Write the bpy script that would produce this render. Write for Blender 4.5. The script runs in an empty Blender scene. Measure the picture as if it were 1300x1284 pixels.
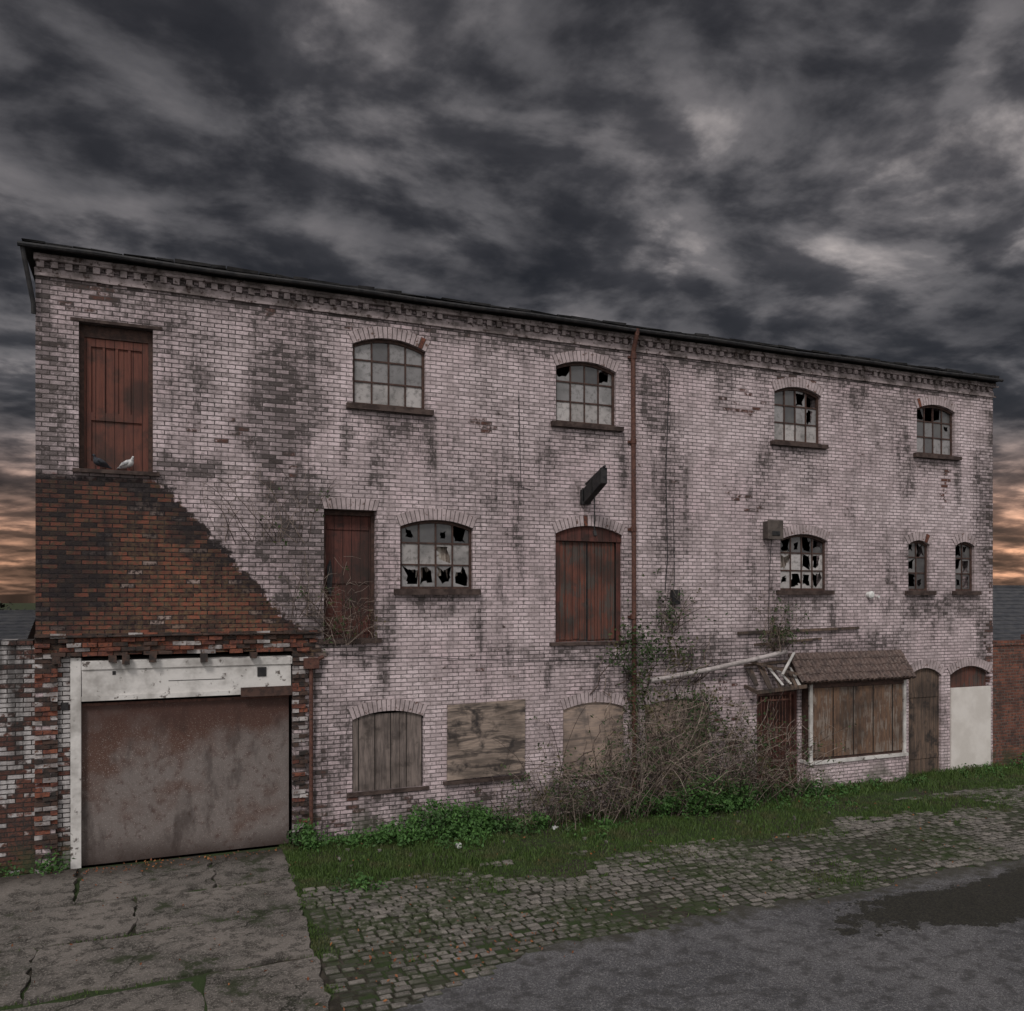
import bpy, math, random
from mathutils import Vector, noise as mnoise
R=random.Random(7)
sc=bpy.context.scene
# ------------------------------------------------------------------ helpers
class MB:
    def __init__(s): s.v=[];s.f=[];s.m=[]
    def poly(s,pts,m=0):
        b=len(s.v); s.v+= [tuple(p) for p in pts]; s.f.append(tuple(range(b,b+len(pts)))); s.m.append(m)
    def box(s,x0,x1,y0,y1,z0,z1,m=0,jit=0.0):
        b=len(s.v)
        for z in (z0,z1):
            for (x,y) in ((x0,y0),(x1,y0),(x1,y1),(x0,y1)):
                s.v.append((x+R.uniform(-jit,jit),y+R.uniform(-jit,jit),z+R.uniform(-jit,jit)))
        for f in ((0,3,2,1),(4,5,6,7),(0,1,5,4),(1,2,6,5),(2,3,7,6),(3,0,4,7)):
            s.f.append(tuple(b+i for i in f)); s.m.append(m)
    def prism(s,pts,y0,y1,m=0):
        n=len(pts); b=len(s.v)
        s.v+=[(x,y0,z) for x,z in pts]+[(x,y1,z) for x,z in pts]
        s.f.append(tuple(range(b,b+n))); s.m.append(m)
        s.f.append(tuple(reversed(range(b+n,b+2*n)))); s.m.append(m)
        for i in range(n):
            j=(i+1)%n
            s.f.append((b+j,b+i,b+n+i,b+n+j)); s.m.append(m)
    def bar(s,p,q,w,h,m=0):
        p=Vector(p);q=Vector(q);d=(q-p).normalized()
        up=Vector((0,0,1)) if abs(d.z)<.95 else Vector((0,1,0))
        a=d.cross(up).normalized()*w/2; c=d.cross(a).normalized()*h/2
        b=len(s.v)
        for o in (p,q):
            for t in (-a-c,a-c,a+c,-a+c): s.v.append(tuple(o+t))
        for f in ((0,1,2,3),(7,6,5,4),(0,4,5,1),(1,5,6,2),(2,6,7,3),(3,7,4,0)):
            s.f.append(tuple(b+i for i in f)); s.m.append(m)
    def tube(s,pts,r,n=10,m=0):
        pts=[Vector(p) for p in pts]; b=len(s.v)
        for i,p in enumerate(pts):
            d=(pts[min(i+1,len(pts)-1)]-pts[max(i-1,0)]).normalized()
            up=Vector((0,0,1)) if abs(d.z)<.9 else Vector((0,1,0))
            a=d.cross(up).normalized(); c=d.cross(a).normalized()
            rr=r[i] if isinstance(r,list) else r
            for k in range(n):
                t=2*math.pi*k/n; s.v.append(tuple(p+a*rr*math.cos(t)+c*rr*math.sin(t)))
        for i in range(len(pts)-1):
            for k in range(n):
                k2=(k+1)%n
                s.f.append((b+i*n+k,b+i*n+k2,b+(i+1)*n+k2,b+(i+1)*n+k)); s.m.append(m)
        s.f.append(tuple(b+k for k in range(n))); s.m.append(m)
        s.f.append(tuple(b+(len(pts)-1)*n+k for k in reversed(range(n)))); s.m.append(m)
    def obj(s,name,mats,parent=None,smooth=False,bevel=0):
        me=bpy.data.meshes.new(name); me.from_pydata(s.v,[],s.f)
        for m in mats: me.materials.append(m)
        me.polygons.foreach_set('material_index',s.m)
        if smooth: me.polygons.foreach_set('use_smooth',[True]*len(s.f))
        me.update(); o=bpy.data.objects.new(name,me); sc.collection.objects.link(o)
        if parent: o.parent=parent
        if bevel:
            b=o.modifiers.new('bevel','BEVEL'); b.width=bevel; b.segments=1; b.limit_method='ANGLE'
        return o
def empty(name):
    o=bpy.data.objects.new(name,None); sc.collection.objects.link(o); return o
def nz(a,b_=0): return mnoise.noise(Vector((a,b_,3.3)))
def sstep(v,a,b):
    t=max(0,min(1,(v-a)/(b-a))); return t*t*(3-2*t)

class NT:
    def __init__(s,nt): s.nt=nt
    def n(s,t,ins=None,**kw):
        x=s.nt.nodes.new(t)
        for k,v in kw.items(): setattr(x,k,v)
        for k,v in (ins or {}).items(): s.set(x.inputs[k],v)
        return x
    def set(s,sock,v):
        if isinstance(v,bpy.types.NodeSocket): s.nt.links.new(v,sock)
        else:
            if sock.type=='RGBA' and len(v)==3: v=(*v,1)
            sock.default_value=v
    def math(s,op,a,b=0.0,c=None,clamp=False):
        x=s.n('ShaderNodeMath',operation=op,use_clamp=clamp); s.set(x.inputs[0],a); s.set(x.inputs[1],b)
        if c is not None: s.set(x.inputs[2],c)
        return x.outputs[0]
    def add(s,a,b): return s.math('ADD',a,b)
    def mul(s,a,b): return s.math('MULTIPLY',a,b)
    def sub(s,a,b): return s.math('SUBTRACT',a,b)
    def mx(s,a,b): return s.math('MAXIMUM',a,b)
    def mr(s,v,a,b,c=0.0,d=1.0,smooth=True):
        x=s.n('ShaderNodeMapRange',interpolation_type='SMOOTHSTEP' if smooth else 'LINEAR')
        for i,q in enumerate((v,a,b,c,d)): s.set(x.inputs[i],q)
        return x.outputs[0]
    def mix(s,f,a,b,blend='MIX'):
        x=s.n('ShaderNodeMix',data_type='RGBA',blend_type=blend,clamp_factor=True)
        s.set(x.inputs['Factor'],f); s.set(x.inputs[6],a); s.set(x.inputs[7],b); return x.outputs[2]
    def comb(s,x,y,z): 
        q=s.n('ShaderNodeCombineXYZ'); s.set(q.inputs[0],x);s.set(q.inputs[1],y);s.set(q.inputs[2],z); return q.outputs[0]
    def noise(s,vec,scale,detail=4,rough=.55,dist=0.0):
        x=s.n('ShaderNodeTexNoise',{'Scale':scale,'Detail':float(detail),'Roughness':rough,'Distortion':dist}); s.set(x.inputs['Vector'],vec); return x.outputs[0]
    def bump(s,h,st=.5,d=.01,nrm=None):
        x=s.n('ShaderNodeBump',{'Strength':st,'Distance':d,'Height':h})
        if nrm: s.set(x.inputs['Normal'],nrm)
        return x.outputs[0]
def newmat(name):
    m=bpy.data.materials.new(name); m.use_nodes=True; t=NT(m.node_tree)
    b=m.node_tree.nodes['Principled BSDF']; b.inputs['Specular IOR Level'].default_value=.25
    tc=t.n('ShaderNodeTexCoord'); P=tc.outputs['Object']
    sp=t.n('ShaderNodeSeparateXYZ',{0:P})
    return m,t,b,P,sp.outputs[0],sp.outputs[1],sp.outputs[2]
def fin(t,b,col,rough=.85,nrm=None,metal=0.0):
    t.set(b.inputs['Base Color'],col); t.set(b.inputs['Roughness'],rough); b.inputs['Metallic'].default_value=metal
    if nrm: t.set(b.inputs['Normal'],nrm)
def simple(name,c1,c2,scale=6,rough=.8,bump=.3,bs=40,metal=0.0,sx=(1,1,1),c3=None,lo=.38,hi=.62,t3=.55):
    m,t,b,P,x,y,z=newmat(name)
    v=t.comb(t.mul(x,sx[0]),t.mul(y,sx[1]),t.mul(z,sx[2]))
    n=t.noise(v,scale,4,.65); f=t.mr(n,lo,hi)
    c=t.mix(f,c1,c2)
    if c3:
        n3=t.noise(v,scale*3.3,3,.7); c=t.mix(t.mr(n3,t3,t3+.1),c,c3)
    fin(t,b,c,rough,t.bump(t.noise(v,bs,2,.6),bump,.01),metal)
    return m

# ------------------------------------------------------------------ brick materials
def brickwall(name,kind):
    m,t,b,P,x,y,z=newmat(name)
    u=t.add(x,y)
    nB=t.noise(P,2.3,4,.62); nC=t.noise(P,11,4,.68)
    uz=t.add(z,t.add(t.mul(t.sub(nB,.5),.018),t.mul(t.sub(nC,.5),.014)))
    v=t.comb(t.add(u,t.mul(t.sub(nC,.5),.024)),uz,0.0)
    br=t.n('ShaderNodeTexBrick',{'Vector':v,'Scale':1.0,'Mortar Size':.0088,'Mortar Smooth':.4,'Bias':0.0,'Brick Width':.225,'Row Height':.075,
        'Color1':(0,0,0,1),'Color2':(1,1,1,1),'Mortar':(.5,.5,.5,1)},offset=.5)
    r=t.n('ShaderNodeSeparateColor',{0:br.outputs['Color']}).outputs[0]; mort=br.outputs['Fac']
    nA=t.noise(P,.55,4,.6); nD=t.noise(P,45,2,.6)
    st=t.noise(t.comb(t.mul(u,1.9),0.0,t.mul(z,.32)),1.6,4,.72)
    redc=t.mix(r,(.25,.095,.062),(.12,.052,.04)); redc=t.mix(t.mr(nC,.46,.66),redc,(.055,.042,.038))
    if kind=='main':
        at=t.n('ShaderNodeAttribute',attribute_name='stain_shade'); sc_=t.n('ShaderNodeSeparateColor',{0:at.outputs['Color']})
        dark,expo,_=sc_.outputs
        paint=t.mix(t.mr(nA,.35,.65),(.73,.61,.625),(.63,.50,.52))
        paint=t.mix(t.mul(t.mr(nB,.42,.66),.85),paint,(.44,.36,.365))
        paint=t.mix(t.mul(t.mr(r,.35,1.0),.5),paint,(.35,.285,.285))
        paint=t.mix(t.mul(t.mr(nC,.50,.66),.62),paint,(.25,.21,.20))
        e=t.add(t.add(t.mul(nA,.26),t.mul(nB,.26)),t.add(t.mul(r,.24),t.mul(nC,.26)))
        e=t.add(e,t.mul(expo,.5))
        em=t.mr(e,.655,.70)
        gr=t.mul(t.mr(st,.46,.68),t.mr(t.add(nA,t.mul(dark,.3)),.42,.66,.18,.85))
        gr=t.add(gr,t.mul(dark,1.1))  # dirt streaks plus the shade painted into the vertex attribute
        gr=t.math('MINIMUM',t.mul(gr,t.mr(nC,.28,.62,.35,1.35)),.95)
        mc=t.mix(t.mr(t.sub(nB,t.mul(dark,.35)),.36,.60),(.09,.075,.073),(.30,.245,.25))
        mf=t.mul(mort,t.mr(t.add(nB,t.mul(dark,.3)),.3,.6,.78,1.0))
        col=t.mix(em,paint,redc)
        col=t.mix(mf,col,mc)
        col=t.mix(t.mul(gr,t.mr(r,0.0,1.0,.55,1.0)),col,t.mix(nC,(.035,.03,.03),(.10,.083,.078)))
        edge=t.add(t.mul(t.sub(6.32,z),.90),.28)
        ed=t.add(t.sub(edge,x),t.add(t.mul(t.sub(nC,.5),.5),t.add(t.mul(t.sub(nB,.5),.7),t.mul(t.sub(r,.5),.12))))
        zm=t.add(z,t.mul(t.sub(nC,.5),.3))
        reg=t.mul(t.mr(ed,-.03,.08),t.mul(t.mr(zm,6.36,6.24),t.mr(zm,3.2,3.35)))
        red=t.mix(t.mr(r,.1,.9),(.27,.092,.058),(.060,.036,.032)); red=t.mix(t.mr(nC,.42,.6),red,(.15,.095,.055))
        red=t.mix(t.mr(nB,.46,.64,0,.7),red,(.035,.026,.025))
        red=t.mix(t.mul(t.mr(r,.86,.97),t.mr(nC,.4,.55)),red,(.34,.26,.23))
        red=t.mix(mort,red,t.mix(t.mr(nC,.4,.6),(.012,.010,.010),(.07,.055,.048)))
        soot=t.mul(t.mr(t.add(x,t.mul(nB,2.0)),1.2,.1),.9); soot=t.add(soot,t.mul(t.mr(t.add(z,t.mul(nB,2.0)),5.9,7.3),.8))
        soot=t.add(soot,t.mul(t.mr(ed,.7,.05),.8)); soot=t.add(soot,t.mul(t.mr(st,.45,.6),.3))
        soot=t.mul(t.math('MINIMUM',soot,.93),t.mr(r,0.0,1.0,.5,1.0))
        soot=t.mul(soot,t.mr(zm,3.75,3.95,.3,1.0))
        red=t.mix(soot,red,(.020,.017,.019))
        col=t.mix(reg,col,red)
        moss=t.mul(t.mr(z,.7,.05),t.mr(nB,.45,.6)); col=t.mix(t.mul(moss,.6),col,(.05,.07,.03))
    else:
        thr={'left':.5,'right':.75,'pier':.56}[kind]
        paint=t.mix(t.mr(nB,.4,.65),(.46,.435,.43),(.30,.275,.27))
        e=t.add(t.add(t.mul(nA,.3),t.mul(nB,.35)),t.add(t.mul(r,.25),t.mul(nC,.15)))
        if kind=='left': e=t.add(e,t.mr(z,2.6,.6,-.06,.12))
        if kind=='right': e=t.add(e,.3)
        em=t.mr(e,thr,thr+.04)
        if kind=='right': em=t.mr(e,.5,.55)
        if kind=='left': redc=t.mix(.35,redc,(.03,.025,.024))
        col=t.mix(em,paint,redc)
        col=t.mix(mort,col,(.045,.038,.035) if kind!='right' else (.16,.135,.12))
        col=t.mix(t.mul(t.mr(nB if kind=='right' else st,.46,.66),.75 if kind!='right' else .5),col,(.03,.027,.026))
        moss=t.mul(t.mr(z,.6,.05),t.mr(nB,.4,.55)); col=t.mix(t.mul(moss,.7),col,(.05,.07,.03))
    h=t.add(t.sub(t.mul(nC,.7),mort),t.add(t.mul(nD,.45),t.mul(r,.45)))
    fin(t,b,col,.88,t.bump(h,1.0,.02))
    return m
M={}
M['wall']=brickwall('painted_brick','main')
M['lwall']=brickwall('peeling_brick','left')
M['pier']=brickwall('pier_brick','pier')
M['rwall']=brickwall('red_brick','right')
M['vouss']=simple('painted_voussoir',(.52,.43,.435),(.28,.23,.23),3,.88,.5,30,c3=(.15,.095,.08),lo=.3,hi=.7,t3=.58)
M['corb']=simple('painted_corbel',(.40,.335,.335),(.15,.125,.12),2.6,.88,.5,30,c3=(.07,.05,.045))
M['mortar']=simple('old_mortar',(.08,.068,.064),(.13,.11,.105),8,.95)
M['bred']=simple('loose_brick_red',(.22,.08,.05),(.10,.042,.034),7,.9,.6,30,c3=(.05,.04,.035))
M['bwhite']=simple('loose_brick_painted',(.42,.39,.38),(.22,.195,.19),5,.9,.6,30,c3=(.12,.07,.05))
M['bdark']=simple('loose_brick_sooty',(.035,.03,.028),(.08,.05,.04),7,.9,.6,30)
M['frame']=simple('window_frame_paint',(.045,.028,.024),(.085,.048,.038),12,.7,.3,60)
M['sill']=simple('sill_stone',(.04,.027,.024),(.085,.06,.052),6,.8,.4,40)
M['dark']=simple('interior_dark',(.018,.017,.017),(.03,.028,.027),3,.95)
M['void']=simple('interior_plaster',(.04,.037,.035),(.07,.065,.06),2,.95)
M['iron']=simple('rusty_iron',(.085,.038,.03),(.13,.062,.046),8,.65,.3,60,c3=(.04,.026,.022))
M['black']=simple('black_metal',(.018,.018,.02),(.035,.033,.033),9,.6,.3,50)
M['gutter']=simple('roof_felt',(.010,.010,.011),(.022,.021,.021),5,.9,.5,30)
M['twig']=simple('dry_twig',(.17,.13,.105),(.30,.245,.21),9,.9)
M['twigd']=simple('dark_twig',(.045,.032,.028),(.09,.065,.055),9,.9)
M['white']=simple('white_flaking_paint',(.66,.635,.61),(.36,.34,.32),1.6,.75,.5,20,c3=(.13,.11,.10),lo=.4,hi=.68,t3=.59)
M['cream']=simple('cream_panel',(.70,.66,.62),(.60,.56,.52),1.2,.7,.15,20)
M['plastic']=simple('white_plastic',(.7,.7,.68),(.6,.6,.58),5,.5)
def wood(name,c1,c2,c3,vert=True,ply=False,plank=.14,bare=None,grime=.65):
    m,t,b,P,x,y,z=newmat(name)
    a,c=(x,z) if vert else (z,x)
    pid=t.math('FLOOR',t.mul(a,1/plank)) if not ply else 0.0
    v=t.comb(t.mul(a,14.0),t.mul(t.add(c,t.mul(pid,3.7)) if not ply else c,1.1),y)
    g=t.noise(v,1.5,5,.7,.6 if ply else .2); g2=t.noise(P,3,4,.6)
    col=t.mix(t.mr(g,.36,.64),c1,c2); col=t.mix(t.mr(g2,.5,.68),col,c3)
    if bare: col=t.mix(t.mr(t.add(t.mul(g,.6),t.mul(g2,.4)),.50,.56),col,bare)
    if ply:
        w=t.noise(t.comb(t.mul(a,5.0),t.mul(c,.9),3.0),1.3,4,.6,1.2)
        col=t.mix(t.mul(t.mr(w,.46,.62),.8),col,c3)
    h=t.add(g,0.0)
    if not ply:
        fr=t.math('FRACT',t.mul(a,1/plank)); gap=t.mr(t.math('ABSOLUTE',t.sub(fr,.5)),.455,.49)
        col=t.mix(gap,col,(.012,.01,.009)); h=t.sub(g,gap)
    edge=t.noise(P,1.1,4); col=t.mix(t.mul(t.mr(edge,.45,.65),grime),col,(.035,.028,.025))
    fin(t,b,col,.8,t.bump(h,.6,.01)); return m
M['redwood']=wood('red_brown_door_paint',(.16,.062,.045),(.115,.047,.037),(.08,.042,.034))
M['redwood2']=wood('dull_red_door_paint',(.12,.045,.036),(.075,.032,.027),(.045,.026,.023),plank=.16)
M['oldred']=wood('flaking_red_boards',(.16,.06,.042),(.09,.048,.04),(.065,.042,.036),plank=.15,bare=(.085,.07,.062))
M['greyb']=wood('grey_weathered_boards',(.23,.185,.165),(.12,.098,.09),(.08,.065,.058),plank=.30,grime=.5)
M['ply1']=wood('weathered_plywood',(.36,.28,.23),(.20,.16,.135),(.045,.038,.036),vert=False,ply=True,grime=.5)
M['ply2']=wood('pale_plywood',(.40,.30,.24),(.30,.235,.20),(.16,.13,.115),vert=False,ply=True,grime=.4)
M['shopb']=wood('stained_shop_board',(.19,.115,.075),(.085,.055,.044),(.03,.026,.025),plank=.6,bare=(.22,.175,.145))
M['oldgrey']=wood('old_brown_planks',(.17,.115,.085),(.09,.068,.056),(.04,.033,.03),plank=.13)
m,t,b,P,x,y,z=newmat('rusty_steel_sheet')
n1=t.noise(P,1.1,4,.6); n2=t.noise(P,60,3,.7); n3=t.noise(P,9,4,.7)
st=t.noise(t.comb(t.mul(x,2),y,t.mul(z,.7)),1.6,4,.6)
base=t.add(n1,t.add(t.mul(t.sub(z,1.4),.12),t.mul(t.sub(x,.7),-.03)))
c=t.mix(t.mr(base,.40,.66),(.17,.145,.135),(.10,.055,.042))
c=t.mix(t.mr(n3,.5,.72,0,.7),c,(.07,.04,.033)); c=t.mix(t.mr(n2,.59,.65,0,.9),c,(.32,.27,.25)); c=t.mix(t.mr(n3,.30,.24,0,.8),c,(.26,.19,.17))
c=t.mix(t.mr(st,.50,.7,0,.6),c,(.035,.024,.021)); c=t.mix(t.mr(t.add(z,t.mul(n1,.6)),.75,.2,0,.8),c,(.035,.02,.016))
c=t.mix(t.mr(z,1.7,2.6,0,.75),c,(.06,.028,.022))
fin(t,b,c,.6,t.bump(t.add(n2,n3),.35,.004)); M['steel']=m
def glassmat(name,c1,c2,rough):
    m,t,b,P,x,y,z=newmat(name)
    n=t.noise(P,1.9,2,.5); k=t.noise(P,9,4,.7)
    pn=t.n('ShaderNodeNewGeometry').outputs['Random Per Island']
    c=t.mix(pn,c1,c2); c=t.mix(t.mr(k,.45,.7,0,.7),c,(.08,.075,.07)); c=t.mix(t.mr(n,.5,.68,0,.6),c,(.12,.118,.115))
    b.inputs['Specular IOR Level'].default_value=.5
    fin(t,b,c,rough,t.bump(t.noise(P,5,2),.08,.02)); return m
M['glass']=glassmat('dirty_sky_grey_glass',(.32,.305,.305),(.16,.153,.155),.3)  # grey holds dirt plus reflected sky painted into the diffuse colour
M['glassb']=glassmat('whitewashed_glass',(.47,.44,.43),(.30,.28,.27),.45)
M['glassd']=glassmat('dark_dirty_glass',(.11,.106,.108),(.045,.044,.047),.22)
M['curtain']=simple('ragged_curtain',(.52,.47,.41),(.24,.19,.16),3,.9,.4,10,sx=(4,1,.6),c3=(.07,.05,.04))

# ------------------------------------------------------------------ building
B=empty('derelict_brick_warehouse')
XL,XR,ZT=-1.55,19.93,9.76
O=dict(
 W1=(3.49,4.86,7.84,8.93,9.09),W2=(7.56,8.93,7.84,8.95,9.10),W3=(12.98,14.31,7.84,8.95,9.10),W4=(17.30,18.58,7.84,8.93,9.07),
 M1=(4.37,5.80,4.50,5.66,5.80),M3=(13.15,14.50,4.50,5.64,5.78),M4=(17.02,17.72,4.50,5.62,5.73),M5=(18.60,19.27,4.50,5.62,5.73),
 D1=(-.94,.16,6.42,8.78,8.78),D2=(2.97,3.93,3.60,5.93,5.93),D3=(7.55,9.07,3.45,5.62,5.79),
 G=(-1.27,2.45,0,3.42,3.42),
 B1=(3.48,4.82,.83,2.14,2.27),B3=(7.72,9.12,.76,2.10,2.22),B4=(9.62,11.22,.74,2.08,2.2),
 R1=(12.50,13.66,0,2.25,2.25),R2=(17.03,18.12,0,2.42,2.62),R3=(18.42,19.80,0,2.42,2.62))
EXPO=[(13.6,9.3,.8,.22,.42),(12.1,8.7,1.1,.7,.20),(18.2,7.0,.35,.9,.26),(19.8,3.5,.25,3.6,.34),(1.3,7.1,.9,.35,.24),
   (-.9,9.2,1.0,.4,.22),(7.2,.35,4.5,.6,.20),(3.2,9.35,3.2,.2,.22),(11.4,1.6,1.0,1.3,.24),(6.4,7.7,1.2,.35,.18),(-1.45,8,.25,2.2,.22),(2.85,2.2,.3,2.3,.18),
   (3.3,.5,.7,.6,.24),(12.2,.4,2,.4,.2),(8.3,5.95,.8,.3,.16),(12.0,6.7,.9,.8,.10),(5.4,3.0,1.5,.4,.08),(2.2,6.7,.8,.6,.18)]
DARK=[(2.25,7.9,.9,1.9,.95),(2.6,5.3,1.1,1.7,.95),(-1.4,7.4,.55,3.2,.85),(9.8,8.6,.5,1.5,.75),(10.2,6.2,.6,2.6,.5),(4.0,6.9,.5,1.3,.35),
   (12.7,7.2,.4,1.2,.45),(6.1,8.4,.4,1.3,.3),(19.7,6.0,.6,3.8,.8),(16.9,7.6,.4,1.3,.4),(13.9,7.2,.4,.8,.4),(3.0,4.0,1.8,1.3,.65),(17.9,4.1,2.0,.4,.75),  # wide entry below the small right-hand windows is a painted shadow band
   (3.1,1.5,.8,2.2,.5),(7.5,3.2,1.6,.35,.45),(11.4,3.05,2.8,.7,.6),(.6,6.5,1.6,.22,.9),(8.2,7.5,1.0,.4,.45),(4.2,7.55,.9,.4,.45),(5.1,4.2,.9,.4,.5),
   (8.0,9.3,7,.22,.55),(12,9.45,9,.2,.7),(2,9.5,5,.25,.85),(16.0,3.2,1.6,.5,.6),(14.0,4.2,1.2,.4,.5),(8.0,.2,7,.6,.8),(16.5,8.8,3.0,.4,.25),(9.0,4.6,.4,1.5,.35),(.9,8.0,.5,1.0,.4),(3.9,5.2,.25,1.2,.4),(10.0,4.0,1.0,.8,.5),  # long low entry paints base grime together with occlusion near the ground
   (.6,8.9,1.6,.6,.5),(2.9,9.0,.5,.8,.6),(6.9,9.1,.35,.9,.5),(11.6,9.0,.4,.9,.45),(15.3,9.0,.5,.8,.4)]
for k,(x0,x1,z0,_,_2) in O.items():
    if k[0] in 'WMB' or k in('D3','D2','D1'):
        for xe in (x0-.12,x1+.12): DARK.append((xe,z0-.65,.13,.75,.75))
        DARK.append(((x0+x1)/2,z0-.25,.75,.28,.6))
def stain_shade(x,z):
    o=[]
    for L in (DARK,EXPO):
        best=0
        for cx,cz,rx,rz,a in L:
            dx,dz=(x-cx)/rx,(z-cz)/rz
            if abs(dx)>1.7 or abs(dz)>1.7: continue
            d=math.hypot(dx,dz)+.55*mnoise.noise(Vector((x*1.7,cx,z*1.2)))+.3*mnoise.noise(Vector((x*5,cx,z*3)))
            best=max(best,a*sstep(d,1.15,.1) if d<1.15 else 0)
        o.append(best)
    o[0]=min(1,o[0]+.35*sstep(z,8.9,9.7)+.22*sstep(x,4.0,-1.5)); o[0]=max(o[0],.02+.42*mnoise.noise(Vector((x*.4,7,z*.35))))  # dirt and painted light falloff towards the eaves and left end
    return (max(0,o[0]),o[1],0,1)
wb=MB()
def fine(L,st):
    out=[]
    for a,b_ in zip(L[:-1],L[1:]):
        n=max(1,int((b_-a)/st+.5)); out+=[a+(b_-a)*i/n for i in range(n)]
    return out+[L[-1]]
xs=fine(sorted(set([XL,XR]+[v for o in O.values() for v in o[:2]])),.14); zs=fine(sorted(set([-.3,0,ZT]+[o[2] for o in O.values()]+[o[4] for o in O.values()])),.14)
for i in range(len(xs)-1):
    for j in range(len(zs)-1):
        cx=(xs[i]+xs[i+1])/2; cz=(zs[j]+zs[j+1])/2
        if any(o[0]<cx<o[1] and o[2]<cz<o[4] for o in O.values()): continue
        wb.poly([(xs[i],0,zs[j]),(xs[i+1],0,zs[j]),(xs[i+1],0,zs[j+1]),(xs[i],0,zs[j+1])])
def arcz(o,x):
    xm=(o[0]+o[1])/2; hw=(o[1]-o[0])/2
    return o[3]+(o[4]-o[3])*(1-((x-xm)/hw)**2)
for k,o in O.items():
    x0,x1,z0,zsP,zc=o; N=14; D=.34
    A=[(x0+(x1-x0)*i/N,arcz(o,x0+(x1-x0)*i/N)) for i in range(N+1)]
    if zc>zsP:
        for i in range(N):
            wb.poly([(A[i][0],0,A[i][1]),(A[i+1][0],0,A[i+1][1]),(A[i+1][0],0,zc),(A[i][0],0,zc)])
    loop=[(x0,z0)]+A+[(x1,z0)]
    for i in range(len(loop)-1):
        p,q=loop[i],loop[i+1]
        wb.poly([(p[0],0,p[1]),(p[0],D,p[1]),(q[0],D,q[1]),(q[0],0,q[1])])
    wb.poly([(x0,0,z0),(x1,0,z0),(x1,D,z0),(x0,D,z0)])
DB=9.0
wb.poly([(XL,DB,-.3),(XL,0,-.3),(XL,0,ZT),(XL,DB,ZT)]); wb.poly([(XR,0,-.3),(XR,DB,-.3),(XR,DB,ZT),(XR,0,ZT)])
wb.poly([(XR,DB,-.3),(XL,DB,-.3),(XL,DB,ZT),(XR,DB,ZT)])
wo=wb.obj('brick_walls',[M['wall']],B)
ca=wo.data.color_attributes.new('stain_shade','FLOAT_COLOR','POINT'); cache={}
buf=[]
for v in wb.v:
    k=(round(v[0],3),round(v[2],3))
    if k not in cache: cache[k]=stain_shade(*k)
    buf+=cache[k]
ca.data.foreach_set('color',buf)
ib=MB()
for zf in (3.2,6.2): ib.box(XL+.05,XR-.05,.36,DB-.05,zf,zf+.15)
ib.box(XL+.05,XR-.05,2.2,2.3,0,ZT-.05)
for xp in (2.7,6.6,11.9,16.4): ib.box(xp,xp+.1,.36,2.15,0,ZT-.05)
ib.obj('interior_floors_and_partitions',[M['void']],B)
cb=MB()
cb.box(XL-.02,XR+.02,-.075,-.002,9.66,ZT)
cb.box(XL-.012,XR+.012,-.035,-.002,9.42,9.47)
x=XL+.02
while x<XR-.1:
    if R.random()>.04: cb.box(x,x+.10,-.06,-.002,9.555+R.uniform(-.004,.004),9.655,0,.004)
    x+=.2
cb.box(XL-.015,XR+.015,-.02,-.002,9.475,9.55)
cb.obj('dentil_cornice',[M['corb']],B)
hb=MB(); x=XL
while x<XR:
    hb.box(x+.006,x+.218,-.086,-.076,9.715,9.757,0,.003); hb.box(x+.1,x+.312,-.084,-.076,9.665,9.707,0,.003)
    if R.random()>.08: hb.box(x+.05,x+.262,-.043,-.036,9.423,9.466,0,.003)
    x+=.224
hb.obj('cornice_bricks',[M['corb']],B)
vb=MB()
def vouss(o,h=.22):
    x0,x1=o[0],o[1]; xm=(x0+x1)/2; hw=(x1-x0)/2
    rise=o[4]-o[3]
    if rise>0: Rr=(hw*hw+rise*rise)/(2*rise); cz=o[4]-Rr; a0=math.asin(min(1,hw/Rr))
    n=int((x1-x0)/.078)
    pts0=[];pts1=[]
    for i in range(n+1):
        if rise>0:
            a=-a0+2*a0*i/n; pts0.append((xm+Rr*math.sin(a),cz+Rr*math.cos(a))); pts1.append((xm+(Rr+h)*math.sin(a),cz+(Rr+h)*math.cos(a)))
        else:
            pts0.append((x0+(x1-x0)*i/n,o[4])); f=(i/n-.5)*2; pts1.append((x0+(x1-x0)*i/n+f*.06,o[4]+h))
    for i in range(n):
        a,b_,c,d=pts0[i],pts0[i+1],pts1[i+1],pts1[i]
        vb.prism([a,b_,c,d],-.004,-.001,1)
        g=.09
        L=lambda p,q,f:(p[0]+(q[0]-p[0])*f,p[1]+(q[1]-p[1])*f)
        y=-.010-R.uniform(0,.006)
        vb.prism([L(a,b_,g),L(a,b_,1-g),L(d,c,1-g),L(d,c,g)],y,-.0045,2 if R.random()<.012 else 0)
for k in ('W1','W2','W3','W4','M1','M3','M4','M5','D3','B1','B3','B4','R2','R3'): vouss(O[k],.21)
vouss(O['D2'],.2); 
vb.obj('window_arches',[M['vouss'],M['mortar'],M['bred']],B)
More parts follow.
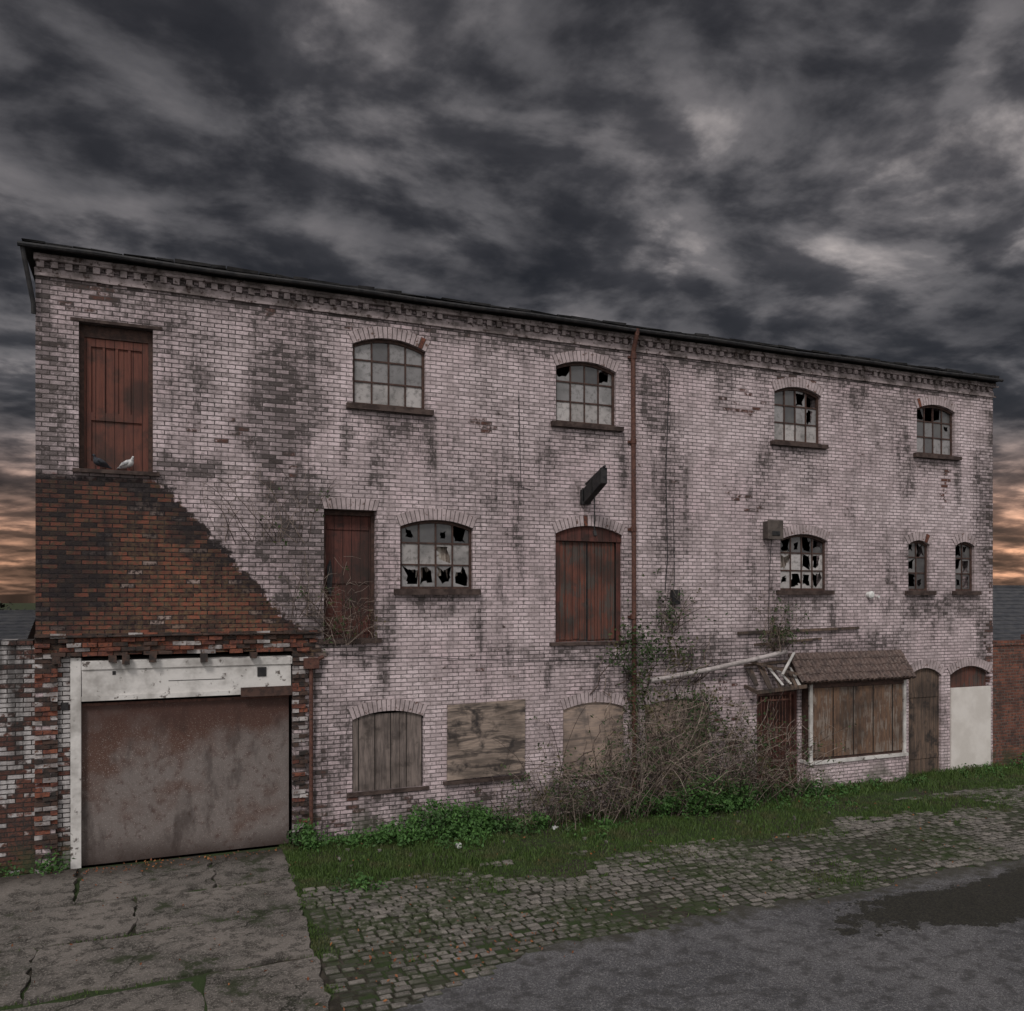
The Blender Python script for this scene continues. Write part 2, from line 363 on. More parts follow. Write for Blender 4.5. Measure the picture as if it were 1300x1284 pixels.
# ---------------------------------------------------------------- windows
def pane(mb,x0,x1,z0,z1,y,kind,mi):
    if kind=='m': return
    if kind=='f':
        t1=R.uniform(-.006,.006); mb.poly([(x0,y+t1,z0),(x1,y-t1,z0),(x1,y-t1,z1),(x0,y+t1,z1)],mi); return
    cx=(x0+x1)/2+R.uniform(-.25,.25)*(x1-x0); cz=(z0+z1)/2+R.uniform(-.25,.25)*(z1-z0)
    angs=[math.atan2(b-cz,a-cx) for a,b in ((x0,z0),(x1,z0),(x1,z1),(x0,z1))]
    ex=[R.uniform(-math.pi,math.pi) for _ in range(9)]
    A=sorted(angs+ex); big=.85 if kind=='b' else .45
    inn=[];out=[]
    for a in A:
        ca,sa=math.cos(a),math.sin(a); tt=1e9
        if ca>1e-6: tt=min(tt,(x1-cx)/ca)
        if ca<-1e-6: tt=min(tt,(x0-cx)/ca)
        if sa>1e-6: tt=min(tt,(z1-cz)/sa)
        if sa<-1e-6: tt=min(tt,(z0-cz)/sa)
        out.append((cx+ca*tt,y,cz+sa*tt)); r=tt*R.uniform(big*.45,min(1,big*1.15)); inn.append((cx+ca*r,y,cz+sa*r))
    b0=len(mb.v); n=len(A); mb.v+=out+inn
    for i in range(n):
        j=(i+1)%n; mb.f.append((b0+i,b0+j,b0+n+j,b0+n+i)); mb.m.append(mi)
fb=MB()
def window(o,cols,rows,st,mats,sill=True):
    x0,x1,z0,zsP,zc=o; y0,y1=.075,.135; N=14; w=.05
    fb.box(x0+.001,x0+w,y0,y1,z0,zc,0); fb.box(x1-w,x1-.001,y0,y1,z0,zc,0); fb.box(x0+w,x1-w,y0,y1,z0,z0+w,0)
    for i in range(N):
        a=x0+(x1-x0)*i/N; c=x0+(x1-x0)*(i+1)/N; za,zb=arcz(o,a),arcz(o,c)
        fb.prism([(a,za-.06),(c,zb-.06),(c,zb+.02),(a,za+.02)],y0-.003,y1+.003,0)
    X=[x0+w+(x1-x0-2*w)*i/cols for i in range(cols+1)]; Z=[z0+w+(zc-.03-z0-w)*i/rows for i in range(rows+1)]
    for i in range(1,cols): fb.box(X[i]-.014,X[i]+.014,y0+.01,y1-.01,z0+w,arcz(o,X[i])-.05,0,.001)
    for j in range(1,rows): fb.box(x0+w,x1-w,y0+.012,y1-.012,Z[j]-.015,Z[j]+.015,0,.001)
    for j in range(rows):
        for i in range(cols):
            k=st[rows-1-j][i]; mi=mats[rows-1-j]
            if k.isupper(): mi=6; k=k.lower()
            pane(fb,X[i],X[i+1],Z[j],Z[j+1],.105,k,mi)
    if sill: fb.box(x0-.12,x1+.13,-.10,.20,z0-.10,z0-.003,1,.006)
window(O['W1'],4,3,['fFff','ffff','ffff'],[4,4,5])
window(O['W2'],4,3,['bFFb','ffff','ffff'],[4,4,5])
window(O['W3'],4,3,['FFbm','fFfb','ffff'],[4,4,5])
window(O['W4'],4,3,['bmbF','FfFs','fFff'],[6,4,4])
window(O['M1'],4,3,['sFsB','ffbf','bbbb'],[6,5,4])
window(O['M3'],4,3,['bsbb','bfbb','sbbb'],[6,5,5])
window(O['M4'],2,3,['sb','bF','bs'],[6,4,6])
window(O['M5'],2,3,['bs','bb','sb'],[6,4,6])
fb.obj('windows',[M['frame'],M['sill'],M['glassd'],M['curtain'],M['glass'],M['glassb'],M['glassd']],B)
cu=MB()
def rag(xa,xb,za,zb):
    px=xa
    while px<xb:
        w=R.uniform(.04,.12); cu.poly([(px,.2,za-R.uniform(-.05,.25)),(px+w,.21,za-R.uniform(-.05,.25)),(px+w,.21,zb),(px,.2,zb)]); px+=w
rag(4.5,5.7,4.95,5.38); rag(13.3,13.8,5.0,5.4)
cu.obj('ragged_curtain',[M['curtain']],B)
# ---------------------------------------------------------------- doors
db=MB()
x0,x1,z0,_,z1=O['D1']
db.box(x0,x1,.20,.26,z0+.02,z1,0)
for a,c in ((x0,x0+.07),(x1-.07,x1)): db.box(a+.002,c,.15,.199,z0,z1-.002,3)
db.box(x0+.07,x1-.07,.15,.199,z1-.20,z1-.002,3)
for a in (x0+.07,x1-.17,): db.box(a,a+.10,.17,.1985,z0+.02,z1-.20,0)
for zz in (z0+.02,z0+.82,z1-.34): db.box(x0+.17,x1-.17,.172,.1985,zz,zz+.13,0)
for i in range(1,4): db.box(x0+.17+i*.19-.02,x0+.17+i*.19+.02,.178,.1985,z0+.95,z1-.34,0)
db.box(x0-.08,x1+.10,-.09,.19,z0-.07,z0-.002,4,.006)
db.box(x0-.12,x1+.14,-.012,-.001,z1,z1+.05,4)
x0,x1,z0,_,z1=O['D2']
db.box(x0+.06,x1-.06,.24,.30,z0,z1-.08,1)
db.box(x0+.002,x0+.06,.18,.299,z0,z1-.002,3); db.box(x1-.06,x1-.002,.18,.299,z0,z1-.002,3); db.box(x0+.06,x1-.06,.18,.299,z1-.09,z1-.002,3)
for zz in (z0+.1,z0+1.0,z1-.35): db.box(x0+.1,x1-.1,.22,.2385,zz,zz+.12,1)
db.box(x0-.1,x1+.08,-.06,.18,z0-.08,z0-.002,4,.004)
db.prism([(x0+.10,z0+.9),(x0+.17,z0+.75),(x0+.2,z0+1.15),(x0+.16,z0+1.45),(x0+.10,z0+1.3)],.21,.219,13)
o=O['D3'];x0,x1,z0,_,z1=o
db.box(x0+.02,x1-.02,.12,.18,z0,z1,2)
for a,c in ((x0+.001,x0+.11),(x1-.11,x1-.001)): db.box(a,c,.06,.1185,z0,z1-.12,1)
N=14
for i in range(N):
    a=x0+(x1-x0)*i/N; c=x0+(x1-x0)*(i+1)/N; za,zb=arcz(o,a),arcz(o,c)
    db.prism([(a,z0+2.08),(c,z0+2.08),(c,zb+.01),(a,za+.01)],.05,.1185,1)
db.box(x0,x1,.03,.0495,z0+2.03,z0+2.10,1)
db.box((x0+x1)/2-.012,(x0+x1)/2+.012,.10,.1185,z0,z0+2.03,13)
for s in (x0+.12,(x0+x1)/2+.02):
    w=(x1-x0-.28)/2
    for i in range(4): db.box(s+i*w/4+.006,s+(i+1)*w/4-.006,.10+R.uniform(-.006,.004),.1185,z0+.03+R.uniform(0,.03),z0+2.01,2)
db.box(x0-.12,x1+.12,-.05,.11,z0-.07,z0-.002,4,.004)
x0,x1,z0,_,z1=O['B1']
for i in range(3): 
    w=(x1-x0-.02)/3; a=x0+.01+i*w; db.box(a,a+w-.012,.03+.006*i,.08,z0,z1-.05,5)
db.box(x0-.1,x1+.1,-.03,.2,z0-.07,z0-.003,4,.004)
db.prism([(5.27,.90),(6.86,.93),(6.87,2.36),(5.28,2.32)],-.055,-.02,6); db.box(5.2,6.95,-.09,-.002,.82,.885,4,.005)
db.box(5.33,6.8,-.019,-.002,.95,2.28,3)
for k in('B3','B4'):
    x0,x1,z0,_,z1=O[k]; db.box(x0+.005,x1-.005,.03,.07,z0,z1,7); db.box(x0-.1,x1+.1,-.03,.2,z0-.08,z0-.003,4,.004)
x0,x1,z0,_,z1=O['R1']
db.box(x0+.04,x1-.04,.16,.21,z0,z1,1); db.box(x0+.001,x0+.08,.05,.159,z0,z1-.001,1); db.box(x1-.08,x1-.001,.05,.159,z0,z1-.001,1)
db.box(x0+.08,x1-.08,.05,.159,z1-.1,z1-.001,1)
for i in range(9): xx=x0+.12+i*(x1-x0-.4)/9; db.box(xx,xx+.022,.01,.03,.05,z1-.12,10)
for zz in (.25,1.1,z1-.22): db.box(x0+.09,x1-.26,-.01,.009,zz,zz+.04,10)
db.box(x1-.25,x1-.22,-.02,.03,0,z1-.05,10)
o=O['R2'];x0,x1,z0,_,z1=o
db.box(x0+.002,x1-.002,.07,.12,z0+.04,z1,8); db.box(x0+.001,x0+.07,.03,.0695,z0,o[3]+.02,8)
for zz in (.4,1.9): db.box(x0+.07,x1-.02,.052,.0695,zz,zz+.12,8)
o=O['R3'];x0,x1,z0,_,z1=o
db.box(x0+.002,x1-.002,.10,.15,2.05,z1,2); db.box(x0+.01,x1+.02,-.03,.03,.05,2.09,9)
db.box(-.905,2.38,.14,.17,0,2.63,11)
db.box(-.905,2.38,.125,.139,2.585,2.63,10)
db.box(-1.06,-.907,.02,.16,0,3.38,12,.004); db.box(-.90,2.40,.03,.17,2.68,3.33,12,.006)
db.box(-.90,2.42,.0,.029,3.18,3.31,12,.006); db.box(-.90,2.42,.01,.029,2.68,2.76,12,.006); 
db.box(1.55,2.43,-.02,.0,2.64,2.80,3,.006); db.box(-1.26,-1.062,.05,.3,0,3.4,14)
db.box(1.83,1.98,.015,.029,2.98,3.14,13); db.box(-.45,-.40,.018,.029,3.09,3.15,13); db.box(.4,1.3,.024,.029,2.955,2.965,13)
db.box(-1.2,-1.09,.03,.049,2.55,2.67,13)
db.obj('doors_and_boarded_openings',[M['redwood'],M['redwood2'],M['oldred'],M['frame'],M['sill'],M['greyb'],M['ply1'],M['ply2'],M['oldgrey'],M['cream'],M['iron'],M['steel'],M['white'],M['black'],M['pier']],B)
rb=MB()
def ragged(x0,x1,z0,z1,pal,out=.07,miss=.1):
    z=z0;row=0
    while z<z1:
        x=x0-(row%2)*.11
        while x<x1:
            a=max(x,x0);c=min(x+.215,x1)
            if c-a>.04 and R.random()>miss:
                rb.box(a,c,-R.uniform(.0,out)-.005,.03,z+.006,z+.068,R.choices([0,1,2],pal)[0],.006)
            x+=.225
        z+=.075;row+=1
ragged(2.42,2.68,0,3.4,[2,4,7],.07,.12)
ragged(-1.56,-1.24,0,3.4,[3,3,7],.06,.12)
ragged(-1.56,2.85,3.40,3.72,[5,1,4],.08,.10)
x=-1.5
while x<2.8:
    if R.random()<.4: rb.box(x,x+.11,-.12,.02,3.26+R.uniform(-.02,.08),3.41,R.choice([2,2,0]),.008)
    x+=.2
x=-1.56
while x<2.9:
    w=R.uniform(.3,.7); rb.box(x,min(2.9,x+w-.01),-.095-R.uniform(0,.02),-.0,3.715,3.74,2,.006); x+=w
rb.obj('ragged_brickwork',[M['bred'],M['bwhite'],M['bdark']],B)
# roof
ro=MB(); OV=.22; E0,E1=9.80,9.85; XA,XB=XL-.16,XR+.02
def rz(y): return E1+(y+OV)*.14 if y<4.5 else E1+(9.2-y)*.14
ro.poly([(XA,-OV,E1),(XB,-OV,E1),(XB,4.5,rz(4.49)),(XA,4.5,rz(4.49))]); ro.poly([(XA,4.5,rz(4.49)),(XB,4.5,rz(4.49)),(XB,9.2,E1),(XA,9.2,E1)])
ro.poly([(XA,-OV,E0),(XA,9.2,E0),(XB,9.2,E0),(XB,-OV,E0)])
for xx in (XA,XB): ro.poly([(xx,-OV,E0),(xx,-OV,E1),(xx,4.5,rz(4.49)),(xx,9.2,E1),(xx,9.2,E0)])
ro.poly([(XA,-OV,E0),(XB,-OV,E0),(XB,-OV,E1),(XA,-OV,E1)])
ro.box(XL-.03,XR+.0,-.09,.0,ZT+.001,E0)
x=XA
while x<XB-.3:
    w=min(R.uniform(.25,.6),XB-x); ro.box(x,x+w-.01,-OV-.03,-.05,E1+.004,E1+.02+R.uniform(0,.04),0,.012); x+=w
ro.obj('roof',[M['gutter']],B)
gt=MB()
gt.tube([(XA-.06+i*(XB+.06-XA)/20,-OV-.03,E0+.012*math.sin(i*1.7)) for i in range(21)],.04,8,0)
gt.tube([(XL-.16,-.22,9.8),(XL-.13,-.20,9.6),(XL-.02,-.08,8.95),(XL-.02,-.06,8.8)],.035,8,0)
gt.obj('gutter',[M['black']],B)
dp=MB()
dp.tube([(9.28,-.26,9.82),(9.28,-.24,9.7),(9.28,-.10,9.4),(9.28,-.09,9.2),(9.30,-.09,5),(9.31,-.09,.12),(9.31,-.2,.02)],.048,12,0)
for zz in (9.25,7.5,5.7,3.9,2.2,.7): dp.tube([(9.29,-.09,zz),(9.29,-.09,zz+.1)],.062,12,0); dp.box(9.20,9.38,-.04,-.002,zz+.02,zz+.07)
dp.tube([(2.73,-.09,3.1),(2.73,-.09,.1)],.035,10,0); dp.box(2.6,2.86,-.16,-.02,3.1,3.28)
dp.tube([(2.73,-.09,3.19),(2.95,-.07,3.3)],.035,8)
dp.obj('drainpipes',[M['iron']],B)
mp=MB()
mp.tube([(9.64,-.16,2.62),(11.2,-.17,2.82),(12.6,-.17,3.04),(13.2,-.14,3.14)],.05,10,0)
mp.obj('sloping_waste_pipe',[simple('grey_pipe',(.46,.41,.40),(.28,.25,.24),5,.6)],B)
mp=MB(); mp.bar((11.95,-.05,3.56),(15.4,-.05,3.63),.05,.06); mp.bar((12.4,-.04,3.30),(14.3,-.04,3.40),.03,.05)
mp.obj('timber_batten',[M['oldgrey']],B)
wc=MB()
def cable(pts,r=.009): wc.tube(pts,r,5)
cable([(10.05,-.02,9.25),(10.2,-.03,9.1),(10.12,-.02,7),(10.16,-.02,5.2),(10.1,-.02,4.5)],.010)
cable([(10.3,-.02,6.5),(10.33,-.02,4.7),(10.28,-.03,4.45)],.007); wc.box(10.24,10.42,-.1,-.002,4.2,4.5)
cable([(6.75,-.015,8.3),(6.78,-.015,6.9),(6.8,-.015,6.5),(7.0,-.015,6.46)],.007)
cable([(12.82,-.1,5.65),(12.83,-.02,4.9),(12.8,-.02,3.4)],.007)
cable([(3.0,-.012,3.35),(4.2,-.012,3.24),(5,-.012,3.22),(6.5,-.012,3.12),(9.2,-.012,3.06)],.004)
wc.obj('cables',[M['black']],B)
ab=MB(); ab.box(12.64,12.98,-.22,-.03,5.64,6.02,0,.004); ab.box(12.60,13.02,-.26,-.225,5.62,6.04,0,.003); ab.box(12.68,12.94,-.03,-.001,5.7,5.96,1); ab.box(12.7,12.92,-.275,-.261,5.7,5.8,1)
ab.obj('alarm_box',[simple('alarm_box_paint',(.06,.05,.045),(.11,.09,.08),5,.6),M['black']],B,bevel=.012)
vt=MB()
vt.tube([(15.74,-.14,4.40),(15.74,-.11,4.40)],[.05,.09],16); vt.tube([(15.74,-.11,4.40),(15.74,-.002,4.40)],.075,16); vt.tube([(16.02,-.06,4.36),(16.02,-.002,4.36)],.03,10)
vt.obj('round_vent',[M['plastic']],B)
sb=MB(); a0,a1=13.72,16.62
sb.box(a0,a1,-.30,-.002,0,.60,0); sb.box(a0-.03,a1+.03,-.34,-.002,.60,.67,4,.003)
sb.box(a0+.03,a1-.03,-.26,-.002,.67,2.40,3)
n=4; w=(a1-a0-.18)/n
for i in range(n): sb.box(a0+.09+i*w,a0+.09+(i+1)*w-.008,-.29-R.uniform(0,.008),-.261,.74,2.30,1)
sb.box(a0,a0+.08,-.31,-.261,.67,2.40,4); sb.box(a1-.08,a1,-.31,-.261,.67,2.4,4); sb.box(a0+.08,a1-.08,-.31,-.261,2.31,2.4,3)
sb.box(a0-.08,a1+.08,-.36,-.002,2.40,2.46,3)
xx=a0-.32
while xx<a1+.12:
    for r in range(4):
        y0,z0=-.02-.11*r,3.05-.15*r; y1,z1=y0-.13,z0-.165
        sb.tube([(xx,y0,z0+.012),(xx+R.uniform(-.01,.01),y1,z1+.03+R.uniform(-.008,.012))],.055,6,2)
    xx+=.122
sb.prism([(a0-.3,2.462),(a1+.1,2.462),(a1+.1,2.50),(a0-.3,2.50)],-.48,-.03,3)
for xx in (a0-.3,a1+.07): 
    b0=len(sb.v); sb.v+=[(xx,-.02,2.48),(xx,-.44,2.48),(xx,-.02,3.02),(xx+.03,-.02,2.48),(xx+.03,-.44,2.48),(xx+.03,-.02,3.02)]
    for f in ((0,2,1),(3,4,5),(0,1,4,3),(1,2,5,4)): sb.f.append(tuple(b0+i for i in f)); sb.m.append(3)
M['tile']=simple('brown_tiles',(.13,.092,.08),(.075,.055,.05),7,.85,.4,30,c3=(.2,.16,.14))
sb.obj('shopfront_bay',[M['wall'],M['shopb'],M['tile'],M['frame'],M['white']],B)
bc=MB()
for i in range(12):
    xx=12.2+i*.11; a=R.uniform(-.15,.15)
    if R.random()<.9: bc.bar((xx,-.03,2.78+R.uniform(-.05,.06)),(xx+a,-.42,2.38+R.uniform(-.1,.1)),.07,.02,R.choice([0,1,1]))
bc.bar((12.15,-.42,2.30),(13.5,-.44,2.38),.05,.08,1); bc.bar((12.2,-.1,2.95),(13.5,-.35,2.6),.04,.06,1); bc.bar((12.15,-.03,2.4),(12.15,-.45,2.30),.05,.07,1)
bc.bar((12.9,-.36,2.65),(13.45,-.1,3.1),.05,.03,0); bc.bar((12.15,-.03,2.85),(13.4,-.04,2.92),.05,.05,1)
bc.obj('broken_canopy',[M['white'],M['oldgrey']],B)

# ---------------------------------------------------------------- hanging sign
sg=MB(); b0=len(sg.v)
for xx in (8.13,8.27):
    for s,dz in ((0,-.17),(1,-.11),(1,.20),(0,.14)): sg.v.append((xx,-.06-.75*s,6.38+.28*s+dz))
for f in ((0,3,2,1),(4,5,6,7),(0,1,5,4),(1,2,6,5),(2,3,7,6),(3,0,4,7)): sg.f.append(tuple(b0+i for i in f)); sg.m.append(0)
for s in (.03,.5,.96): sg.bar((8.12,-.06-.75*s,6.38+.28*s-.13),(8.12,-.06-.75*s,6.38+.28*s+.15),.025,.035,1)
sg.bar((8.20,-.002,6.36),(8.2,-.1,6.36),.20,.30,0); sg.bar((8.2,-.06,6.62),(8.2,-.85,6.88),.04,.04,0)
for i in range(10): 
    zz=6.36-i*.07; sg.bar((8.2,-.42,zz),(8.2,-.42,zz-.075),.03 if i%2 else .012,.012 if i%2 else .03,0)
sg.bar((8.2,-.42,5.66),(8.2,-.46,5.55),.06,.05,0)
sg.obj('hanging_sign',[M['black'],M['dark']],None,bevel=.01)

# ---------------------------------------------------------------- side walls
lw=MB(); lw.box(-9,-1.56,.03,.33,-.2,3.60)
x=-9
while x<-1.7:
    w=.215; lw.box(x,x+w,-.01,.35,3.60,3.66+R.uniform(0,.02),0,.006); x+=.225
lw.obj('brick_wall',[M['lwall']])
rw=MB(); rw.box(19.95,32,.05,.35,-.2,3.10); 
x=19.95
while x<32: rw.box(x,x+.105,.02,.38,3.10,3.21,0,.004); x+=.115
rw.box(21.5,21.9,.0,.4,-.2,3.35)
rw.obj('brick_wall.001',[M['rwall']])
SL=simple('slates',(.045,.047,.055),(.075,.075,.08),4,.6,.5,30,sx=(1,1,3))
def shed(name,x0,x1,y0,y1,ze,zr):
    e=empty(name); a=MB(); a.box(x0,x1,y0,y1,-.1,ze); a.obj('walls',[M['rwall']],e)
    r=MB(); ym=(y0+y1)/2; rows=14
    for s in (0,1):
        for i in range(rows):
            f0,f1=i/rows,(i+1)/rows
            ya=(y0-.15)+(ym-y0+.15)*f0 if s==0 else (y1+.15)-(y1-ym+.15)*f0
            yb=(y0-.15)+(ym-y0+.15)*f1 if s==0 else (y1+.15)-(y1-ym+.15)*f1
            za,zb=ze+(zr-ze)*f0,ze+(zr-ze)*f1
            r.poly([(x0-.1,ya,za+.03),(x1+.1,ya,za+.03),(x1+.1,yb,zb+.005),(x0-.1,yb,zb+.005)]); r.poly([(x0-.1,ya,za-.005),(x1+.1,ya,za-.005),(x1+.1,ya,za+.03),(x0-.1,ya,za+.03)])
    for xx in (x0,x1): r.poly([(xx,y0,ze),(xx,y1,ze),(xx,ym,zr)])
    r.box(x0-.1,x1+.1,ym-.08,ym+.08,zr-.02,zr+.07)
    r.obj('slate_roof',[SL],e)
shed('outbuilding',20.3,34,.9,7.0,3.1,4.65)
shed('outbuilding.001',-14,-2.2,3.0,9.0,3.2,4.0)

# ---------------------------------------------------------------- ground
m,t,b,P,x,y,z=newmat('earth_and_grass')
n1=t.noise(P,.7,4,.6);n2=t.noise(P,6,4,.65);n3=t.noise(P,40,3,.6)
c=t.mix(t.mr(n2,.4,.6),(.028,.024,.018),(.06,.05,.04)); c=t.mix(t.mr(t.add(n1,t.mul(n2,.4)),.62,.72),c,t.mix(n3,(.022,.036,.012),(.042,.062,.022)))
fin(t,b,c,.95,t.bump(t.add(n3,n2),.8,.03)); M['earth']=m
g=MB(); S=600; g.poly([(-S,-S,0),(S,-S,0),(S,S,0),(-S,S,0)]); g.obj('ground',[M['earth']])
m,t,b,P,x,y,z=newmat('worn_asphalt')
n1=t.noise(P,.45,4,.6);n2=t.noise(P,4,4,.65);n3=t.noise(P,34,4,.85);n4=t.noise(P,90,2,.7)
c=t.mix(t.mr(n1,.35,.65),(.08,.079,.086),(.13,.126,.132)); c=t.mix(t.mr(n3,.50,.60,0,.85),c,(.25,.24,.24)); c=t.mix(t.mr(n4,.52,.60,0,.85),c,(.022,.022,.023))
c=t.mix(t.mr(n2,.46,.64,0,.7),c,(.042,.04,.04))
dx=t.mul(t.sub(x,13.2),1/4.6);dy=t.mul(t.sub(y,-6.75),1/.8); d=t.add(t.math('SQRT',t.add(t.mul(dx,dx),t.mul(dy,dy))),t.add(t.mul(t.sub(n2,.5),.9),t.mul(t.sub(n1,.5),1.2)))
pm=t.mr(t.add(d,t.mul(t.sub(n3,.5),.25)),1.02,.94); c=t.mix(t.mul(pm,.95),c,t.mix(t.mr(n3,.4,.6),(.010,.010,.009),(.038,.035,.025)))
em_=t.mr(t.add(y,t.mul(t.sub(n2,.5),1.2)),-6.1,-5.6); c=t.mix(t.mul(em_,.75),c,(.045,.042,.03))
fin(t,b,c,.85,t.bump(t.add(n3,t.mul(n4,.6)),1.0,.014)); M['asphalt']=m
def edgeline(x0,x1,step,f): 
    L=[];x=x0
    while x<x1: L.append((x,f(x))); x+=step
    L.append((x1,f(x1))); return L
EF=lambda x:-5.62+.25*nz(x*.5)+.16*nz(x*2.3,5)+.09*nz(x*7,9) - (.0 if x>4.6 else (4.6-x)*.42)
ed=edgeline(1.6,45,.1,EF)
a=MB()
for i in range(len(ed)-1):
    (xa,ya),(xb,yb)=ed[i],ed[i+1]; a.poly([(xa,-30,.008),(xb,-30,.008),(xb,yb,.008),(xa,ya,.008)]); a.poly([(xa,ya,.008),(xb,yb,.008),(xb,yb+.02,.0),(xa,ya+.02,.0)])
a.poly([(-60,-30,.008),(1.6,-30,.008),(1.6,-7.3,.008),(-60,-7.3,.008)]); a.poly([(45,-30,.008),(90,-30,.008),(90,-5.5,.008),(45,-5.5,.008)])
a.obj('road',[M['asphalt']])
m,t,b,P,x,y,z=newmat('cracked_concrete')
n1=t.noise(P,.8,4,.6);n2=t.noise(P,5,4,.7);n3=t.noise(P,42,4,.8)
c=t.mix(t.mr(n1,.35,.65),(.17,.15,.135),(.085,.077,.07)); c=t.mix(t.mr(n2,.47,.6,0,.85),c,(.045,.04,.035)); c=t.mix(t.mr(n3,.52,.60,0,.8),c,(.26,.235,.21))
vor=t.n('ShaderNodeTexVoronoi',{'Vector':t.comb(t.add(x,t.mul(n2,.9)),t.add(t.mul(y,1.3),t.mul(n2,.9)),0.0),'Scale':.42},feature='DISTANCE_TO_EDGE').outputs['Distance']
ck=t.mul(t.mr(vor,.010,.002),t.mr(n1,.42,.55)); c=t.mix(t.mul(ck,.8),c,(.018,.02,.012))
c=t.mix(t.mul(t.mr(n1,.54,.64),t.mr(n2,.42,.55)),c,(.035,.042,.022))
c=t.mix(t.mr(y,-1.0,-.2,0,.7),c,(.035,.028,.022))
fin(t,b,c,.9,t.bump(t.sub(t.add(t.mul(n3,.8),n2),ck),.9,.02)); M['conc']=m
cp=MB()
def slab(x0,x1,y0,y1,h,sk=0):
    N=16;pts=[]; sd=R.uniform(0,99)
    for i in range(N): pts.append((x0+(x1-x0)*i/N,y0+.12*nz(i*.45,sd)+R.uniform(-.01,.01)))
    for i in range(N): pts.append((x1+.10*nz(i*.4,sd+9)+R.uniform(-.02,.02),y0+(y1-y0)*i/N))
    for i in range(N): pts.append((x1-(x1-x0)*i/N,y1+.06*nz(i*.45,sd+3)))
    for i in range(N): pts.append((x0+.06*nz(i*.4,sd+5),y1-(y1-y0)*i/N))
    if sk: pts=[(px+sk*py*sstep(px,x0,x1),py) for px,py in pts]
    b0=len(cp.v);n=len(pts); tx,ty=R.uniform(-.006,.006),R.uniform(-.006,.006)
    cp.v+=[(px,py,h+tx*(px-x0)+ty*(py-y0)) for px,py in pts]+[(px,py,-.05) for px,py in pts]
    cp.f.append(tuple(range(b0,b0+n)));cp.m.append(0)
    for i in range(n):
        j=(i+1)%n; cp.f.append((b0+j,b0+i,b0+n+i,b0+n+j));cp.m.append(0)
YS=[-7.2,-4.95,-3.35,-1.9,-.15]; XROW=[[-10,-5.2,-1.9,.6,2.3],[-10,-4.6,-1.2,2.3],[-10,-5.5,-2.4,-.1,2.3],[-10,-4.9,-.9,1.0,2.3]]
for j in range(4):
    X_=XROW[j]
    for i in range(len(X_)-1): 
        slab(X_[i]+.03,X_[i+1]-.03,YS[j]+.045,YS[j+1]-.045,.03+R.uniform(-.012,.022),.07 if i==len(X_)-2 else 0)
cp.obj('concrete_pavement',[M['conc']])
m,t,b,P,x,y,z=newmat('granite_setts')
n1=t.noise(P,.6,4,.6);n2=t.noise(P,7,4,.65);n3=t.noise(P,60,3,.7); isl=t.n('ShaderNodeNewGeometry').outputs['Random Per Island']
c=t.mix(isl,(.20,.178,.16),(.085,.077,.07)); c=t.mix(t.mr(n2,.42,.66,0,.7),c,(.06,.054,.048)); c=t.mix(t.mr(n3,.5,.64,0,.6),c,(.28,.26,.235)); c=t.mix(t.mul(t.mr(z,.03,.006),.9),c,(.022,.025,.014))
c=t.mix(t.mul(t.mr(n1,.44,.58),t.mr(n2,.35,.6)),c,(.035,.045,.02))
fin(t,b,c,.75,t.bump(t.add(n3,n2),.6,.01)); M['sett']=m
cs=MB(); y=-6.85; row=0
def dens(x,y):
    v=.47+.9*nz(x*.35,y*.8)+.45*nz(x*1.4,y*2)
    v+= .9*max(0,min(1,(y+3.0+.35*nz(x*.6,31))/.9)) - .27*max(0,min(1,(-3.4-y)/1.2))
    if x>15: v-=.15
    return v
while y<-1.7:
    x=2.3+.07*y+R.uniform(0,.1)
    while x<38:
        w=R.uniform(.15,.22)
        if (y>-2.4 and x<9) or y<EF(x)-.08: x+=w; continue
        if R.random()>.05 and dens(x,y)<1.0:
            yy=y+.03*nz(x*.8,y*.3); h=.026+R.uniform(-.012,.012)+.03*nz(x*.6,y*.6); i=.022; j=.008
            a0,a1,b0_,b1=x+.006,x+w-.010,yy+.006,yy+.108
            k=len(cs.v)
            cs.v+=[(a0+R.uniform(-j,j),b0_,-.01),(a1,b0_+R.uniform(-j,j),-.01),(a1+R.uniform(-j,j),b1,-.01),(a0,b1+R.uniform(-j,j),-.01),
                   (a0+.004,b0_+.004,h-.012),(a1-.004,b0_+.004,h-.012),(a1-.004,b1-.004,h-.012),(a0+.004,b1-.004,h-.012),
                   (a0+i,b0_+i,h+R.uniform(-.004,.004)),(a1-i,b0_+i,h+R.uniform(-.004,.004)),(a1-i,b1-i,h+R.uniform(-.004,.004)),(a0+i,b1-i,h)]
            for f in ((0,1,5,4),(1,2,6,5),(2,3,7,6),(3,0,4,7),(4,5,9,8),(5,6,10,9),(6,7,11,10),(7,4,8,11),(8,9,10,11)): cs.f.append(tuple(k+q for q in f));cs.m.append(0)
        x+=w+.008
    y+=.122
cs.obj('cobblestones',[M['sett']])

